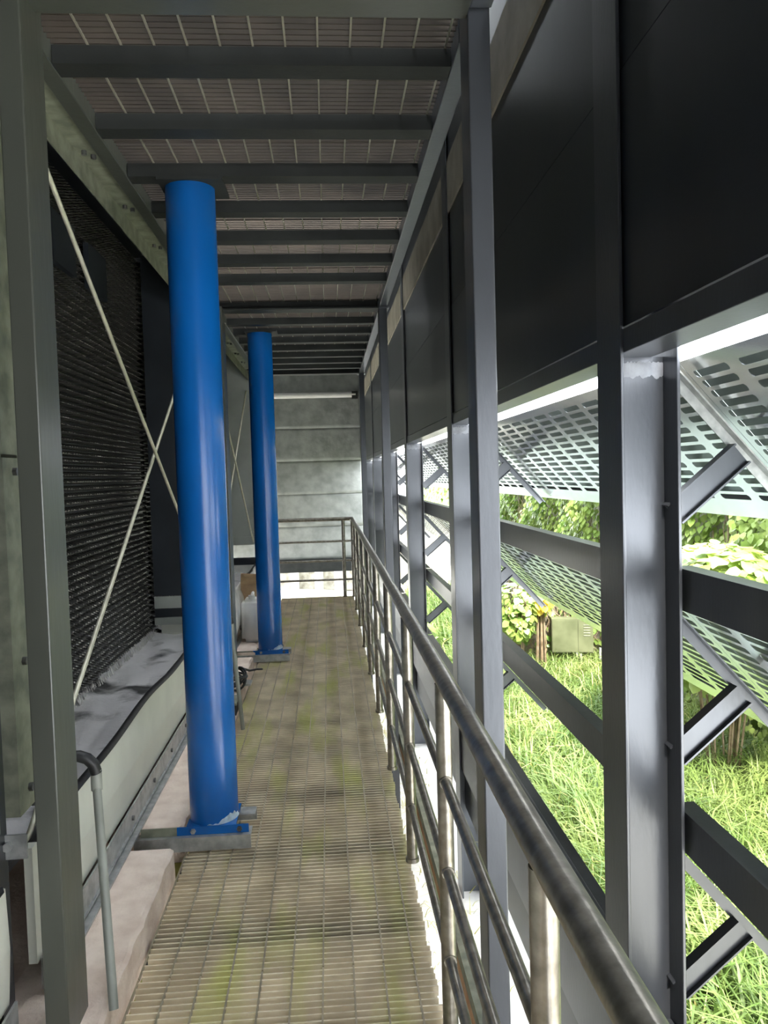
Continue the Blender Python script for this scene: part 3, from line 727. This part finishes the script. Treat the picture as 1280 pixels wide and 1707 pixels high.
o = m.build('dry_grass', M['grass2']); tag(o, 'straw coloured dry grass blades mixed into the green grass', 'grass', kind='stuff')
t = thing('strap_leaf_plant', 'long broad-leaved green plant by the third outer column', 'plant', (2.4, 15.5, -2.15))
m = MB()
for k in range(16):
    a = random.uniform(0, 2*PI); L = random.uniform(.8, 1.5); pts = []
    for i in range(9):
        s = i/8; pts.append(Vector((2.4+math.cos(a)*L*s*.75, 15.5+math.sin(a)*L*s*.75, -2.15+L*(1.25*s-.75*s*s))))
    r = Vector((-math.sin(a), math.cos(a), 0)); vs = []
    for i, p_ in enumerate(pts):
        w_ = .09*math.sin(PI*min(.97, .12+.86*i/8)); vs += [p_+r*w_, p_-Vector((0, 0, .02)), p_-r*w_]
    m.add(vs, [(3*i+j, 3*i+3+j, 3*i+4+j, 3*i+1+j) for i in range(8) for j in range(2)], True)
m.build('leaf_blades', M['grass'], t)

# stone pillar with electric cabinet, stump, pier
t = thing('stone_pier', 'rough brown stone pier overgrown with vines behind the green cabinet', 'pier', (4.1, 13.9, -2.15))
bm = bmesh.new(); bmesh.ops.create_cube(bm, size=1); bmesh.ops.subdivide_edges(bm, edges=bm.edges, cuts=9, use_grid_fill=True)
for v in bm.verts: v.co = Vector((4.15+v.co.x*1.9, 13.75+v.co.y*.6, -1.15+v.co.z*2.0)) + rv(.035)
me = bpy.data.meshes.new('masonry'); bm.to_mesh(me); bm.free(); me.materials.append(M['bark']); o = bpy.data.objects.new('masonry', me); COL.objects.link(o); o.parent = t; o.matrix_parent_inverse = Matrix.Translation(-Vector(t.location))
m = MB()
for _ in range(60):
    x = random.uniform(3.25, 5.0); y = 13.36; z = random.uniform(-.9, -.1); pts = []
    for k in range(7): pts.append((x, y+random.uniform(-.04, .02), z)); x += random.uniform(-.1, .1); z -= random.uniform(.06, .22)
    m.tube(pts, .007, 4, False)
m.build('vine_stem', M['stem'], t)
m = MB()
for _ in range(420):
    leaf(m, Vector((random.uniform(3.2, 5.05), 13.4+random.uniform(-.1, .05), random.uniform(-2.0, -.1))), Vector((-.2, -1, .5))+rv(.4), Vector((0, 0, -1))+rv(.5), random.uniform(.06, .13))
m.build('vine_foliage', M['leaf'], t)
t = thing('electric_cabinet', 'faded green electric cabinet on the overgrown stone pier', 'cabinet', (4.1, 13.1, -1.5))
rot = Matrix.Translation((4.1, 13.1, 0)) @ Matrix.Rotation(-.22, 4, 'Z')
def rb(x0, x1, y0, y1, z0, z1, name, m_, par=None):
    b = MB(); b.box(x0, x1, y0, y1, z0, z1); b.v = [tuple(rot @ Vector(q)) for q in b.v]
    return b.build(name, M[m_], par or t)
rb(-.33, .36, -.12, .15, -1.52, -.94, 'housing', 'boxgreen')
d1 = rb(-.325, .10, -.137, -.121, -1.50, -.96, 'door', 'boxgreen'); d2 = rb(.11, .355, -.137, -.121, -1.50, -.96, 'door', 'boxgreen')
for k in range(5): rb(.20, .31, -.147, -.138, -1.22+.045*k, -1.205+.045*k, 'vent_slat', 'galv_old', d2)
t = thing('cable_conduit', 'pair of grey cable conduits looping below the green cabinet', 'conduit', (4.35, 13.0, -1.9))
for r in (.17, .24):
    b = MB(); b.tube([(4.40-r, 12.98, -1.50)]+[(4.40+r*math.cos(a), 12.98, -1.68+r*math.sin(a)) for a in [PI+PI*i/14 for i in range(15)]]+[(4.40+r, 12.98, -1.45)], .022, 10); b.build('conduit', M['galv'], t)
t = thing('tree_stump', 'short brown tree stump on the grass below the middle louvre rail', 'stump', (3.05, 12.2, -2.15))
b = MB(); b.tube([(3.05, 12.2, -2.2), (3.05, 12.2, -2.05), (3.06, 12.2, -1.75)], [.16, .115, .1], 14); b.build('trunk', M['bark'], t)
b = MB(); b.tube([(3.06, 12.2, -1.755), (3.06, 12.2, -1.74)], .092, 14); b.build('cut_top', M['card'], t)
t = thing('concrete_pier', 'short white concrete pier on the ground seen through the railing', 'pier', (.85, 3.3, -2.15))
b = MB(); b.tube([(.82, 4.4, -2.2), (.82, 4.4, -1.72)], .08, 18); b.build('shaft', M['pier'], t); b = MB(); b.box(.73, .91, 4.31, 4.49, -1.72, -1.68); b.build('cap', M['pier'], t)
b = MB(); nx = 12; vs = []
for j in range(nx+1):
    for i in range(nx+1):
        vs.append((.62+.28*i/nx, 2.95+.5*j/nx, -2.06+.04*math.sin(i*1.3)+.03*math.sin(j*1.9+i)+random.uniform(-.01, .01)))
b.add(vs, [(j*(nx+1)+i, j*(nx+1)+i+1, (j+1)*(nx+1)+i+1, (j+1)*(nx+1)+i) for j in range(nx) for i in range(nx)], True)
o = b.build('orange_sheet', M['orange']); o.modifiers.new('thickness', 'SOLIDIFY').thickness = .006
tag(o, 'crumpled orange and yellow sheet on the ground below the railing', 'sheet')
